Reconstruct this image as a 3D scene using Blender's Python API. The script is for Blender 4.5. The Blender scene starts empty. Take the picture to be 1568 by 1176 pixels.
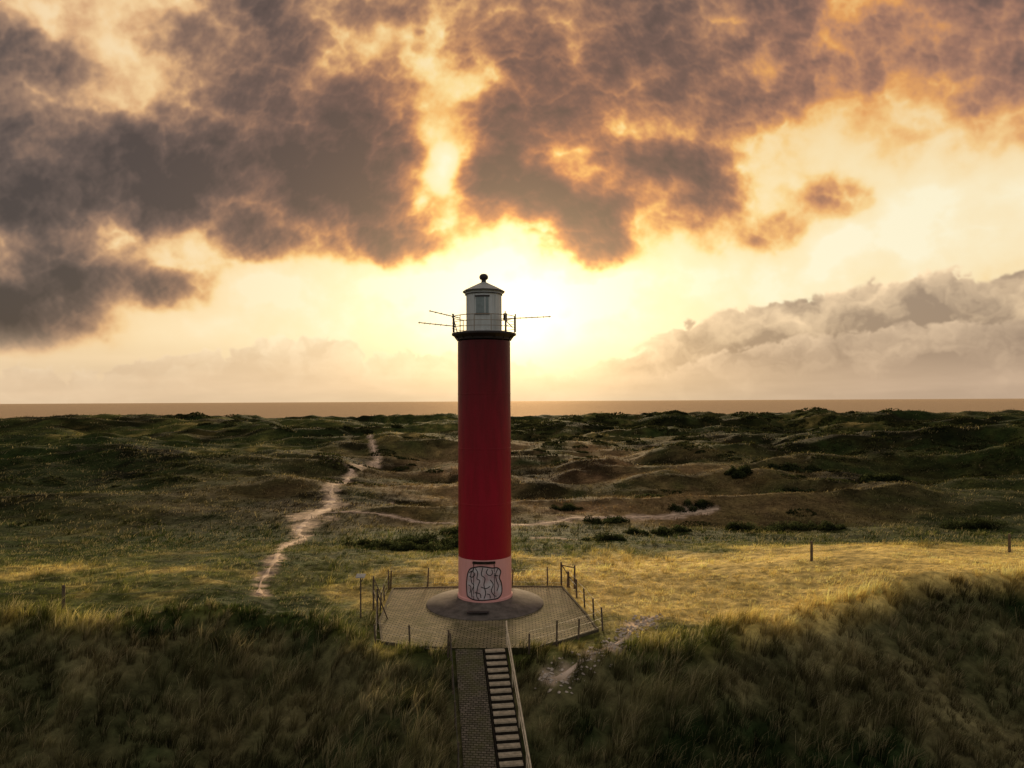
import bpy, math, random
import numpy as np
from mathutils import Vector, Matrix
rng=np.random.default_rng(7); random.seed(7)
scene=bpy.context.scene
scene.view_settings.view_transform='Standard'; scene.view_settings.look='None'; scene.view_settings.exposure=0

# ------------------------------------------------------------ noise
def _h(ix,iy,s):
    h=(ix.astype(np.int64)*374761393+iy.astype(np.int64)*668265263+s*974634777)&0xFFFFFFFF
    h=((h^(h>>13))*1274126177)&0xFFFFFFFF
    h=(h^(h>>16))&0xFFFF
    return h/32767.5-1.0
def vn(x,y,s=0):
    ix=np.floor(x);iy=np.floor(y);fx=x-ix;fy=y-iy
    u=fx*fx*fx*(fx*(fx*6-15)+10);v=fy*fy*fy*(fy*(fy*6-15)+10)
    a=_h(ix,iy,s);b=_h(ix+1,iy,s);c=_h(ix,iy+1,s);d=_h(ix+1,iy+1,s)
    return (a*(1-u)+b*u)*(1-v)+(c*(1-u)+d*u)*v
def fbm(x,y,sc,o=4,s=0,g=.5,bil=False):
    r=0;a=1;t=0
    for i in range(o):
        c,sn=math.cos(i*1.3+s),math.sin(i*1.3+s)
        X=(x*c-y*sn)/sc;Y=(x*sn+y*c)/sc
        q=vn(X+17.3*i,Y-9.1*i,s+i)
        if bil: q=(np.sqrt(q*q+.004)-.33)*2.3
        r=r+a*q;t+=a;a*=g;sc*=.5
    return r/t
def pn(x,y,s=0): # gradient noise
    ix=np.floor(x);iy=np.floor(y);fx=x-ix;fy=y-iy
    u=fx*fx*fx*(fx*(fx*6-15)+10);v=fy*fy*fy*(fy*(fy*6-15)+10)
    def g(a,b):
        t=_h(ix+a,iy+b,s)*math.pi;return np.cos(t)*(fx-a)+np.sin(t)*(fy-b)
    return ((g(0,0)*(1-u)+g(1,0)*u)*(1-v)+(g(0,1)*(1-u)+g(1,1)*u)*v)*1.5
def pfbm(x,y,sc,o=4,s=0,g=.5):
    r=0;a=1;t=0
    for i in range(o):
        c,sn=math.cos(i*1.1+s),math.sin(i*1.1+s)
        r=r+a*pn((x*c-y*sn)/sc+11.3*i,(x*sn+y*c)/sc-5.7*i,s+i);t+=a;a*=g;sc*=.5
    return r/t*1.3
def worley(x,y,sc,s):
    x=x/sc;y=y/sc;ix=np.floor(x);iy=np.floor(y);m=np.full(x.shape,9.)
    for a in(-1,0,1):
        for b in(-1,0,1):
            px=ix+a+.5+.45*_h(ix+a,iy+b,s);py=iy+b+.5+.45*_h(ix+a,iy+b,s+77)
            d=(x-px)**2+(y-py)**2;k=.06;h=np.clip(.5+.5*(m-d)/k,0,1);m=m*(1-h)+d*h-k*h*(1-h)
    return 1-np.clip(m,0,2)*1.25   # rounded domes
def puffs(x,y,sc,o=3,s=0,g=.5):
    r=0;a=1;t=0
    for i in range(o): r=r+a*worley(x+3.1*i,y-2.3*i,sc,s+i*5);t+=a;a*=g;sc*=.47
    return (r/t-.62)*2.2
def ss(a,b,x):
    t=np.clip((x-a)/(b-a),0,1);return t*t*(3-2*t)
def lerp(a,b,t): return a+(b-a)*t

# ------------------------------------------------------------ terrain height
_py=np.array([-600,-60,-10,6,10,16,25,43,63,90,113,140,163,190,213,240,262,285,320,370,430,500,700])
_pz=np.array([0,0,0,0,-.15,-.7,-2.0,-3.1,-3.3,-3.2,-2.7,-1.8,-.7,.7,2.0,3.0,3.4,3.0,1.0,-3,-9,-13,-16])
_gy=np.arange(-600,700,1.0); _gz=np.interp(_gy,_py,_pz)
_k=np.exp(-(np.arange(-15,16)/5.)**2);_k/=_k.sum(); _gz=np.convolve(np.pad(_gz,15,'edge'),_k,'valid')
_cx=np.array([-400,-60,-30,-23,-18,-14,-10,-7,-5.3,-4,3,5,8,11,16,22,28,60,400])
_cy=np.array([-4,-4,-3,-3.2,-4.6,-2.6,-2.2,-3.6,-6.0,-7,-7,-6.4,-6.3,-4.6,-3.0,-1.2,0,1,1])
_cg=np.arange(-400,400,.25);_cgy=np.interp(_cg,_cx,_cy);_k=np.exp(-(np.arange(-8,9)/3.)**2);_k/=_k.sum();_cgy=np.convolve(np.pad(_cgy,8,'edge'),_k,'valid')
ST=np.array([.64,-6.6]); SD=np.array([.131,-.991]); SR=np.array([.991,.131]); SLOPE=.41
HILLS=[(-46,262,7,2.6),(-40,258,14,.8),(-150,205,45,3.6),(-110,120,35,2.8),(-75,185,30,2.4),(-60,100,22,2.0),(-62,55,20,1.6),(-35,75,12,1.3),
 (110,115,30,6),(78,128,16,3.8),(150,90,40,7),(60,95,11,2.4),(45,118,12,3.0),(130,200,45,3),(70,225,30,1.8),(190,150,50,5),(25,200,22,1.2),(40,60,12,1.1),(75,60,20,2.8),(-30,150,16,1.6),(92,85,12,2.4)]
def height(x,y):
    x=np.asarray(x,float);y=np.asarray(y,float)
    z=np.interp(y,_gy,_gz)
    fr=ss(12,90,y)*(1-.6*ss(300,420,y))
    for hx,hy,r,h in HILLS:
        z=z+h*np.exp(-((x-hx)**2+((y-hy)*1.2)**2)/(r*r))
    rid=1-np.abs(fbm(x,y*1.25,42,4,3))*2.2
    lf=1-.5*ss(-12,-22,x)*(1-ss(85,120,y))
    z=z+fr*(rid-.5)*2.7*lf+fr*fbm(x,y,13,3,8)*1.7*(.6+.4*ss(20,60,np.abs(x)))*lf
    z=z+fbm(x,y,9,4,5)*.32*ss(5,11,np.hypot(x,y+1))
    z=z+1.15*ss(7,26,x)*np.exp(-((y-5)/13)**2)+.35*ss(-8,-16,x)*np.exp(-((y-2)/10)**2)
    z=z+(.10*fbm(x,y,1.6,3,21)+.05*fbm(x,y,.6,2,23))*ss(5.5,8,np.hypot(x,y+1))
    yc=np.interp(x,_cg,_cgy)+fbm(x,x*0,5,3,31)*1.6*ss(6,10,np.abs(x))
    t=yc-y
    z=z+(.32*ss(8,14,x)+.2*ss(-8,-14,x))*np.exp(-((t+.8)/1.8)**2)*(1+.8*fbm(x,x*0,4,3,37))
    k=.18
    sp=k*np.log1p(np.exp(np.clip(t/k,-30,30))); sp=np.where(t/k>30,t,sp)
    sl=.48+.12*fbm(x,y,11,2,41)+.20*ss(7,14,x)
    drop=sl*sp; drop=9.5*(1-np.exp(-drop/9.5*1.05))
    bump=ss(.4,3,t)*(.7*fbm(x*1.3,y*.6,8,2,57)+.85*fbm(x*1.8,y*.7,5,4,51)+.3*fbm(x,y,1.5,3,53))
    z=z-drop+bump
    dx=np.maximum(np.abs(x-0)-5.3,0);dy=np.maximum(np.abs(y+1.8)-4.9,0)
    w=1-ss(0,1.4,np.hypot(dx,dy))
    z=lerp(z,-.07,w)
    a=(x-ST[0])*SD[0]+(y-ST[1])*SD[1]; o=(x-ST[0])*SR[0]+(y-ST[1])*SR[1]
    wc=(1-ss(0,1.0,np.maximum(np.abs(o+.55)-1.35,0)))*ss(-.3,.3,a)*(1-ss(22,28,a))
    z=lerp(z,-SLOPE*a-.22,wc)
    return z
PATHS=[
 [(-38,160,.9),(-33,140,1.4),(-29,123,1.7),(-30,104,1.7),(-28,88,1.2),(-27,76,1.5),(-23,58,2.3),(-22,47,3.2),(-20.5,36,1.4),(-18.2,30,1.2),(-17,20,.8),(-14.2,10,.9),(-13,4,.8),(-12.2,1.5,.6)],
 [(-.5,42,1.0),(3,42.5,1.5),(6,44,1.8),(10,47,1.5),(18,49,2.0),(23,51,2.0),(27,51.5,1.0)],
 [(3.5,27,.6),(5,27.5,1.1),(7.5,28,.5)],
 [(-16,66,.8),(-13,64,2.0),(-8,62,1.0),(-3,60,.4)],
 [(8.2,-2.6,.6),(7.4,-3.5,1.0),(6.6,-5.0,.6),(5.6,-6.4,.8),(4.2,-7.5,.7),(3.2,-8.2,.9),(2.7,-8.3,.3)],
 [(-22,47,.6),(-16,48,.9),(-9,45,.7),(-4,43,.5)],
]
def dense(p,st):
    p=np.array(p,float);out=[]
    for i in range(len(p)-1):
        n=max(2,int(np.hypot(*(p[i+1]-p[i])[:2])/st))
        for j in range(n):
            t=j/n
            p0=p[max(i-1,0)];p1=p[i];p2=p[i+1];p3=p[min(i+2,len(p)-1)]
            out.append(.5*((2*p1)+(p2-p0)*t+(2*p0-5*p1+4*p2-p3)*t*t+(3*p1-p0-3*p2+p3)*t**3))
    out.append(p[-1]);return np.array(out)
DP=[dense(p,.5) for p in PATHS]
def sandmask(x,y,soft=1.0):
    m=np.zeros_like(x)
    for P in DP:
        sel=(x>P[:,0].min()-6)&(x<P[:,0].max()+6)&(y>P[:,1].min()-6)&(y<P[:,1].max()+6)
        if not sel.any(): continue
        xs=x[sel];ys=y[sel];b=np.full(xs.shape,9.)
        for q in P[::2]:
            b=np.minimum(b,np.hypot(xs-q[0],(ys-q[1]))/max(q[2]*.62,.2))
        nn=fbm(xs,ys,2.2,4,61,.6)*1.3
        mm=1-ss(.55,.55+1.0*soft,b+nn)
        m[sel]=np.maximum(m[sel],mm)
    return m
def cover(x,y):
    n1=fbm(x,y,34,3,71);n2=fbm(x,y,9,3,73);n3=fbm(x,y,2.2,3,75)
    lit_strip=ss(0,10,x)*np.exp(-((y-4.5)/8)**2)  # sunlit band of meadow, painted into the cover colour as bright straw
    st=.25+.45*n1+.45*n2+.5*n3+1.2*lit_strip+.22*np.exp(-((y-6)/9)**2)-.17*ss(-2,-12,x)*np.exp(-((y-2)/14)**2)
    lg=ss(-9,-20,x)*ss(4,16,y)*(1-ss(90,140,y))
    st=st-.42*lg
    st=np.clip(st,0,1)[...,None]
    g=np.array([.030,.048,.012]);s=np.array([.68,.51,.165]);mid=np.array([.11,.12,.030])
    c=np.where(st<.5,lerp(g,mid,st*2),lerp(mid,s,st*2-1))
    br=np.exp(-((x-8)/42)**2)*ss(28,60,y)*(1-ss(130,190,y))*(.5+.7*n2)
    c=lerp(c,np.array([.36,.215,.11]),np.clip(br,0,.85)[...,None])
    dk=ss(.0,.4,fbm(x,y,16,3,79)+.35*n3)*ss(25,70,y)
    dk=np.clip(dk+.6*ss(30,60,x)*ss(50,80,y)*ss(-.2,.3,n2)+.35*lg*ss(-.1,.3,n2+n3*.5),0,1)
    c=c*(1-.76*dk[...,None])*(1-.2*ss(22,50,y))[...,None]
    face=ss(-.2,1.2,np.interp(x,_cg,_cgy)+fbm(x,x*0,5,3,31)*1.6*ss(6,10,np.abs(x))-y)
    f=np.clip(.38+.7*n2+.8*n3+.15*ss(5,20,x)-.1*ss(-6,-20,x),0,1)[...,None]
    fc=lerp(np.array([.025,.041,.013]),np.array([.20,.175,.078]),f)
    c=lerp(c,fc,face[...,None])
    return c

# ------------------------------------------------------------ materials
def mat(name):
    m=bpy.data.materials.new(name);m.use_nodes=True
    nt=m.node_tree;b=nt.nodes['Principled BSDF'];return m,nt,b
def nd(nt,t,**k):
    n=nt.nodes.new(t)
    for a,v in k.items(): setattr(n,a,v)
    return n
def simple(name,col,rough=.6,var=.25,scale=6,metal=0,bump=.2,col2=None,spec=.4):
    m,nt,b=mat(name);L=nt.links.new
    tc=nd(nt,'ShaderNodeTexCoord');no=nd(nt,'ShaderNodeTexNoise');no.inputs['Scale'].default_value=scale;no.inputs['Detail'].default_value=6;no.inputs['Roughness'].default_value=.65
    L(tc.outputs['Object'],no.inputs['Vector'])
    r=nd(nt,'ShaderNodeValToRGB');c2=col2 or tuple(c*(1-var) for c in col)
    r.color_ramp.elements[0].position=.35;r.color_ramp.elements[1].position=.65
    r.color_ramp.elements[0].color=(*c2,1);r.color_ramp.elements[1].color=(*[min(1,c*(1+var*.4)) for c in col],1)
    L(no.outputs['Fac'],r.inputs['Fac']);L(r.outputs['Color'],b.inputs['Base Color'])
    b.inputs['Roughness'].default_value=rough;b.inputs['Metallic'].default_value=metal;b.inputs['Specular IOR Level'].default_value=spec
    if bump:
        bp=nd(nt,'ShaderNodeBump');bp.inputs['Strength'].default_value=bump;bp.inputs['Distance'].default_value=.02
        n2=nd(nt,'ShaderNodeTexNoise');n2.inputs['Scale'].default_value=scale*6;n2.inputs['Detail'].default_value=4
        L(tc.outputs['Object'],n2.inputs['Vector']);L(n2.outputs['Fac'],bp.inputs['Height']);L(bp.outputs['Normal'],b.inputs['Normal'])
    return m
def m_terrain():
    m,nt,b=mat('dune_ground');L=nt.links.new
    at=nd(nt,'ShaderNodeAttribute',attribute_name='cover');tc=nd(nt,'ShaderNodeTexCoord')
    outs=[]
    for sc,d in ((.35,5),(2.2,7)):
        n=nd(nt,'ShaderNodeTexNoise');n.inputs['Scale'].default_value=sc;n.inputs['Detail'].default_value=d;n.inputs['Roughness'].default_value=.65
        L(tc.outputs['Object'],n.inputs['Vector']);outs.append(n)
    r1=nd(nt,'ShaderNodeMapRange');r1.inputs['From Min'].default_value=.3;r1.inputs['From Max'].default_value=.7;r1.inputs['To Min'].default_value=.45;r1.inputs['To Max'].default_value=1.5
    L(outs[1].outputs['Fac'],r1.inputs['Value'])
    r2=nd(nt,'ShaderNodeMapRange');r2.inputs['From Min'].default_value=.3;r2.inputs['From Max'].default_value=.7;r2.inputs['To Min'].default_value=.5;r2.inputs['To Max'].default_value=1.45
    L(outs[0].outputs['Fac'],r2.inputs['Value'])
    mu=nd(nt,'ShaderNodeMath',operation='MULTIPLY');L(r1.outputs[0],mu.inputs[0]);L(r2.outputs[0],mu.inputs[1])
    vm=nd(nt,'ShaderNodeVectorMath',operation='SCALE');L(at.outputs['Color'],vm.inputs[0]);L(mu.outputs[0],vm.inputs['Scale'])
    L(vm.outputs[0],b.inputs['Base Color']);b.inputs['Roughness'].default_value=.95;b.inputs['Specular IOR Level'].default_value=.05
    bp=nd(nt,'ShaderNodeBump');bp.inputs['Strength'].default_value=.9;bp.inputs['Distance'].default_value=.25
    L(outs[1].outputs['Fac'],bp.inputs['Height']);L(bp.outputs['Normal'],b.inputs['Normal'])
    return m
def m_grass(name='marram_grass_blades',tr=.40):
    m,nt,b=mat(name);L=nt.links.new
    at=nd(nt,'ShaderNodeAttribute',attribute_name='cover')
    d=nd(nt,'ShaderNodeBsdfDiffuse');L(at.outputs['Color'],d.inputs['Color'])
    t=nd(nt,'ShaderNodeBsdfTranslucent');L(at.outputs['Color'],t.inputs['Color'])
    mx=nd(nt,'ShaderNodeMixShader');mx.inputs[0].default_value=tr
    L(d.outputs[0],mx.inputs[1]);L(t.outputs[0],mx.inputs[2]);L(mx.outputs[0],nt.nodes['Material Output'].inputs['Surface'])
    return m
def m_brick(name,c1,c2,mo,sc,bw=.5,rh=.25,ms=.03,moss=.5):
    m,nt,b=mat(name);L=nt.links.new
    tc=nd(nt,'ShaderNodeTexCoord');br=nd(nt,'ShaderNodeTexBrick');br.inputs['Scale'].default_value=sc
    br.inputs['Color1'].default_value=(*c1,1);br.inputs['Color2'].default_value=(*c2,1);br.inputs['Mortar'].default_value=(*mo,1)
    br.inputs['Brick Width'].default_value=bw;br.inputs['Row Height'].default_value=rh;br.inputs['Mortar Size'].default_value=ms
    L(tc.outputs['Object'],br.inputs['Vector'])
    no=nd(nt,'ShaderNodeTexNoise');no.inputs['Scale'].default_value=.9;no.inputs['Detail'].default_value=8;no.inputs['Roughness'].default_value=.7;L(tc.outputs['Object'],no.inputs['Vector'])
    mr=nd(nt,'ShaderNodeMapRange');mr.inputs['From Min'].default_value=.45;mr.inputs['From Max'].default_value=.70;mr.inputs['To Max'].default_value=.85;L(no.outputs['Fac'],mr.inputs['Value'])
    mx=nd(nt,'ShaderNodeMix',data_type='RGBA');L(mr.outputs[0],mx.inputs[0]);L(br.outputs['Color'],mx.inputs[6]);mx.inputs[7].default_value=(.10,.10,.035,1)
    L(mx.outputs[2],b.inputs['Base Color']);b.inputs['Roughness'].default_value=.95;b.inputs['Specular IOR Level'].default_value=.1
    bp=nd(nt,'ShaderNodeBump');bp.inputs['Strength'].default_value=.8;bp.inputs['Distance'].default_value=.03;bp.invert=True
    L(br.outputs['Fac'],bp.inputs['Height']);L(bp.outputs['Normal'],b.inputs['Normal']);return m
def m_paint(name,col,dirt,amt=.5,rough=.42,top_shade=None,spec=.4):
    m,nt,b=mat(name);L=nt.links.new
    tc=nd(nt,'ShaderNodeTexCoord');mp=nd(nt,'ShaderNodeMapping');mp.inputs['Scale'].default_value=(1.6,1.6,.22);L(tc.outputs['Object'],mp.inputs['Vector'])
    no=nd(nt,'ShaderNodeTexNoise');no.inputs['Scale'].default_value=2.2;no.inputs['Detail'].default_value=9;no.inputs['Roughness'].default_value=.7;L(mp.outputs[0],no.inputs['Vector'])
    mr=nd(nt,'ShaderNodeMapRange');mr.inputs['From Min'].default_value=.45;mr.inputs['From Max'].default_value=.8;mr.inputs['To Max'].default_value=amt;L(no.outputs['Fac'],mr.inputs['Value'])
    mx=nd(nt,'ShaderNodeMix',data_type='RGBA');L(mr.outputs[0],mx.inputs[0]);mx.inputs[6].default_value=(*col,1);mx.inputs[7].default_value=(*dirt,1)
    out=mx.outputs[2]
    if top_shade: # dimmer light on the upper shaft painted in as darker colour, streaky edge
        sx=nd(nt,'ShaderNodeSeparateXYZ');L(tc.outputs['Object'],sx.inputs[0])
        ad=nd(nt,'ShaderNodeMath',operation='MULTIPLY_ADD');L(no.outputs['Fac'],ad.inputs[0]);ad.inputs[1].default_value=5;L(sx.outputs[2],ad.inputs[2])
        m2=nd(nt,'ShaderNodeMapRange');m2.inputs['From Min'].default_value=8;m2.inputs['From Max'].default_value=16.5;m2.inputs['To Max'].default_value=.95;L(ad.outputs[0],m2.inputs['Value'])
        mx2=nd(nt,'ShaderNodeMix',data_type='RGBA');L(m2.outputs[0],mx2.inputs[0]);L(out,mx2.inputs[6]);mx2.inputs[7].default_value=(*top_shade,1);out=mx2.outputs[2]
    L(out,b.inputs['Base Color']);b.inputs['Roughness'].default_value=rough;b.inputs['Specular IOR Level'].default_value=spec
    n2=nd(nt,'ShaderNodeTexNoise');n2.inputs['Scale'].default_value=9;n2.inputs['Detail'].default_value=5;L(tc.outputs['Object'],n2.inputs['Vector'])
    bp=nd(nt,'ShaderNodeBump');bp.inputs['Strength'].default_value=.3;bp.inputs['Distance'].default_value=.02;L(n2.outputs['Fac'],bp.inputs['Height']);L(bp.outputs['Normal'],b.inputs['Normal'])
    return m
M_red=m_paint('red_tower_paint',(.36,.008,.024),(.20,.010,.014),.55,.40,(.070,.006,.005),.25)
M_pink=m_paint('pale_pink_base_paint',(.86,.42,.38),(.55,.25,.21),.5,.6)
M_lant=m_paint('grey_white_lantern_paint',(.64,.68,.65),(.30,.28,.23),.6,.4)
M_roof=m_paint('roof_sheet',(.46,.48,.45),(.2,.18,.14),.6,.4)
M_iron=simple('dark_iron',(.03,.02,.018),.5,.3,8,.0)
M_rail=simple('painted_rail',(.40,.34,.26),.5,.3,8,0)
M_panel=simple('lantern_panel',(.26,.32,.31),.35,.2,5)
M_wire=simple('wire_steel',(.10,.09,.075),.6,.2,8,.3)
M_wood=simple('weathered_wood',(.15,.115,.08),.9,.5,7,spec=.1)
M_pale=simple('pale_rail_wood',(.70,.58,.40),.6,.3,5)
M_conc=simple('step_concrete',(.50,.42,.30),.9,.4,5,spec=.1)
M_kerb=simple('kerb_timber',(.11,.095,.06),.95,.4,5,spec=.1)
M_dark=simple('step_riser_dark',(.035,.028,.02),.95,.4,5,spec=.1)
M_asph=simple('apron_asphalt',(.16,.135,.115),.95,.4,2.2,bump=.6,spec=.1)
M_sand=simple('dune_sand',(.74,.57,.43),.95,.3,.9,col2=(.40,.29,.19),spec=.1)
M_stone=simple('rubble_stone',(.60,.51,.41),.9,.5,4,spec=.1)
M_black=simple('graffiti_black',(.012,.012,.012),.5,.1,5,bump=0)
M_white=simple('graffiti_silver',(.60,.57,.57),.5,.35,2.5,bump=0,col2=(.50,.33,.33))
M_pave=m_brick('terrace_pavers',(.40,.33,.19),(.25,.21,.13),(.045,.042,.02),1.6,.5,.25,.035)
M_ramp=m_brick('ramp_bricks',(.22,.18,.135),(.13,.11,.08),(.04,.035,.022),2.6,.5,.25,.04)
M_sign=simple('sign_plate',(.5,.48,.42),.5,.2,5)
M_terr=m_terrain(); M_gr=m_grass()

# ------------------------------------------------------------ mesh builder
class MB:
    def __init__(s): s.v=[];s.f=[];s.m=[]
    def add(s,v,f,m=0):
        o=len(s.v);s.v+= [tuple(map(float,p)) for p in v];s.f+=[tuple(i+o for i in q) for q in f];s.m+=[m]*len(f)
    def tube(s,a,b,r,n=8,m=0,r2=None):
        a=Vector(a);b=Vector(b);d=(b-a).normalized();u=d.orthogonal().normalized();w=d.cross(u);r2=r if r2 is None else r2
        v=[a+(u*math.cos(t)+w*math.sin(t))*r for t in [2*math.pi*i/n for i in range(n)]]+[b+(u*math.cos(t)+w*math.sin(t))*r2 for t in [2*math.pi*i/n for i in range(n)]]
        s.add(v,[(i,(i+1)%n,n+(i+1)%n,n+i) for i in range(n)]+[tuple(range(n-1,-1,-1)),tuple(range(n,2*n))],m)
    def obox(s,c,ax,ay,az,m=0):
        c=Vector(c);ax=Vector(ax);ay=Vector(ay);az=Vector(az)
        v=[c+ax*i+ay*j+az*k for k in(-1,1) for j in(-1,1) for i in(-1,1)]
        s.add(v,[(0,2,3,1),(4,5,7,6),(0,1,5,4),(2,6,7,3),(0,4,6,2),(1,3,7,5)],m)
    def box(s,c,h,m=0): s.obox(c,(h[0],0,0),(0,h[1],0),(0,0,h[2]),m)
    def lathe(s,prof,n=64,m=0,c=(0,0)):
        v=[];f=[];k=len(prof)
        for i in range(n):
            t=2*math.pi*i/n
            for r,z in prof: v.append((c[0]+r*math.cos(t),c[1]+r*math.sin(t),z))
        for i in range(n):
            j=(i+1)%n
            for q in range(k-1): f.append((i*k+q,j*k+q,j*k+q+1,i*k+q+1))
        s.add(v,f,m)
    def obj(s,name,mats,parent=None,smooth=False,bevel=0):
        me=bpy.data.meshes.new(name);me.from_pydata(s.v,[],s.f)
        for x in (mats if isinstance(mats,list) else [mats]): me.materials.append(x)
        me.polygons.foreach_set('material_index',s.m)
        if smooth: me.polygons.foreach_set('use_smooth',[True]*len(s.f))
        me.update();o=bpy.data.objects.new(name,me);scene.collection.objects.link(o)
        if bevel:
            b=o.modifiers.new('bevel','BEVEL');b.width=bevel;b.segments=2;b.limit_method='ANGLE'
        if smooth:
            try: me.set_sharp_from_angle(angle=math.radians(35))
            except Exception: pass
        if parent: o.parent=parent
        return o
def empty(name,loc=(0,0,0)):
    e=bpy.data.objects.new(name,None);scene.collection.objects.link(e);e.location=loc;return e
def npmesh(name,verts,quads,tris,mat_,col=None,smooth=False):
    me=bpy.data.meshes.new(name);me.vertices.add(len(verts));me.vertices.foreach_set('co',verts.astype(np.float32).ravel())
    nq=len(quads);nt_=len(tris)
    loops=np.concatenate([quads.ravel(),tris.ravel()]).astype(np.int32)
    me.loops.add(len(loops));me.loops.foreach_set('vertex_index',loops)
    me.polygons.add(nq+nt_)
    ls=np.concatenate([np.arange(nq)*4,nq*4+np.arange(nt_)*3]).astype(np.int32);me.polygons.foreach_set('loop_start',ls)
    if smooth: me.polygons.foreach_set('use_smooth',np.ones(nq+nt_,bool))
    me.update(calc_edges=True)
    if col is not None:
        a=me.attributes.new('cover','FLOAT_COLOR','POINT');c=np.ones((len(verts),4),np.float32);c[:,:3]=col;a.data.foreach_set('color',c.ravel())
    me.materials.append(mat_);o=bpy.data.objects.new(name,me);scene.collection.objects.link(o);return o

# ------------------------------------------------------------ terrain mesh
NX,NY=860,900
def mp(n,k,lo,hi,c):
    u=np.linspace(np.arcsinh((lo-c)*k),np.arcsinh((hi-c)*k),n);return np.sinh(u)/k+c
gx=mp(NX,.12,-900,900,0.);gy=mp(NY,.10,-600,650,-6.)
X,Y=np.meshgrid(gx,gy);Z=height(X,Y)
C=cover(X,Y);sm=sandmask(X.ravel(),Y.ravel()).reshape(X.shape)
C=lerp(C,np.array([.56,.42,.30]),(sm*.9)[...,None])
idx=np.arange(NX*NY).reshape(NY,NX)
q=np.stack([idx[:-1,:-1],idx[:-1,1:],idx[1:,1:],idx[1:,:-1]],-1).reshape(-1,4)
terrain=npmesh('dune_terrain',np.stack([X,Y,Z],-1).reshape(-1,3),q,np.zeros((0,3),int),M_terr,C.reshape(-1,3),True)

# sea: silty wind-ruffled water, part diffuse upwelling, part broad gloss
m,nt,b=mat('sea_water');L=nt.links.new
tc=nd(nt,'ShaderNodeTexCoord');mpn=nd(nt,'ShaderNodeMapping');mpn.inputs['Scale'].default_value=(.010,.03,1);L(tc.outputs['Object'],mpn.inputs['Vector'])
no=nd(nt,'ShaderNodeTexNoise');no.inputs['Scale'].default_value=3;no.inputs['Detail'].default_value=10;no.inputs['Roughness'].default_value=.75;L(mpn.outputs[0],no.inputs['Vector'])
bp=nd(nt,'ShaderNodeBump');bp.inputs['Strength'].default_value=1.0;bp.inputs['Distance'].default_value=3.0;L(no.outputs['Fac'],bp.inputs['Height'])
rp=nd(nt,'ShaderNodeValToRGB');rp.color_ramp.elements[0].position=.35;rp.color_ramp.elements[0].color=(.07,.058,.046,1);rp.color_ramp.elements[1].position=.65;rp.color_ramp.elements[1].color=(.20,.155,.115,1);L(no.outputs['Fac'],rp.inputs['Fac'])
df=nd(nt,'ShaderNodeBsdfDiffuse');L(rp.outputs['Color'],df.inputs['Color'])
gl=nd(nt,'ShaderNodeBsdfGlossy');gl.inputs['Color'].default_value=(.66,.50,.34,1);gl.inputs['Roughness'].default_value=.82;L(bp.outputs['Normal'],gl.inputs['Normal'])
mxs=nd(nt,'ShaderNodeMixShader');mxs.inputs[0].default_value=.62;L(df.outputs[0],mxs.inputs[1]);L(gl.outputs[0],mxs.inputs[2]);L(mxs.outputs[0],nt.nodes['Material Output'].inputs['Surface'])
sb=MB();sb.add([(-40000,330,-11),(40000,330,-11),(40000,60000,-11),(-40000,60000,-11)],[(0,1,2,3)]);sb.obj('sea',m)

# sand path ribbons
pb=MB()
for k,P in enumerate(DP):
    T=np.gradient(P[:,:2],axis=0);T/=np.linalg.norm(T,axis=1)[:,None];Nn=np.stack([-T[:,1],T[:,0]],1)
    w=P[:,2]*(.12 if k==4 else .28)*(1+.8*vn(np.arange(len(P))*.35,np.full(len(P),k*3.3),5))
    wl=w*(1+.6*vn(np.arange(len(P))*.6,np.full(len(P),k+.3),9));rows=[]
    for s_,ww in ((-1,w),(-.4,w),(0,w),(.4,w),(1,wl)):
        xy=P[:,:2]+Nn*(s_*ww)[:,None];rows.append(np.column_stack([xy,height(xy[:,0],xy[:,1])+(.03 if abs(s_)<1 else -.04)]))
    n=len(P);v=np.concatenate(rows)
    pb.add(v,[(r*n+i,(r+1)*n+i,(r+1)*n+i+1,r*n+i+1) for r in range(4) for i in range(n-1)])
pb.obj('sand_path',M_sand,smooth=True)
# loose rubble lying in the washed-out track beside the terrace
rb=MB();P=DP[4]
for i in range(380):
    p=P[random.randrange(len(P))];x=p[0]+random.gauss(0,.45)*p[2];y=p[1]+random.gauss(0,.4)*p[2]
    s_=random.uniform(.03,.11);z=float(height(x,y))+s_*.25;a=random.uniform(0,3.14)
    ux=Vector((math.cos(a),math.sin(a),random.uniform(-.3,.3)))*s_*random.uniform(.7,1.3);uy=Vector((-math.sin(a),math.cos(a),random.uniform(-.3,.3)))*s_*random.uniform(.6,1.1);uz=Vector((random.uniform(-.3,.3),0,1))*s_*.55
    c_=Vector((x,y,z));ring_=[c_+ux*math.cos(t)*random.uniform(.8,1.1)+uy*math.sin(t)*random.uniform(.8,1.1) for t in [k*math.pi/3 for k in range(6)]]
    rb.add(ring_+[c_+uz+ux*.2,c_-uz],[(k,(k+1)%6,6) for k in range(6)]+[((k+1)%6,k,7) for k in range(6)])
rb.obj('path_rubble',M_stone)

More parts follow.
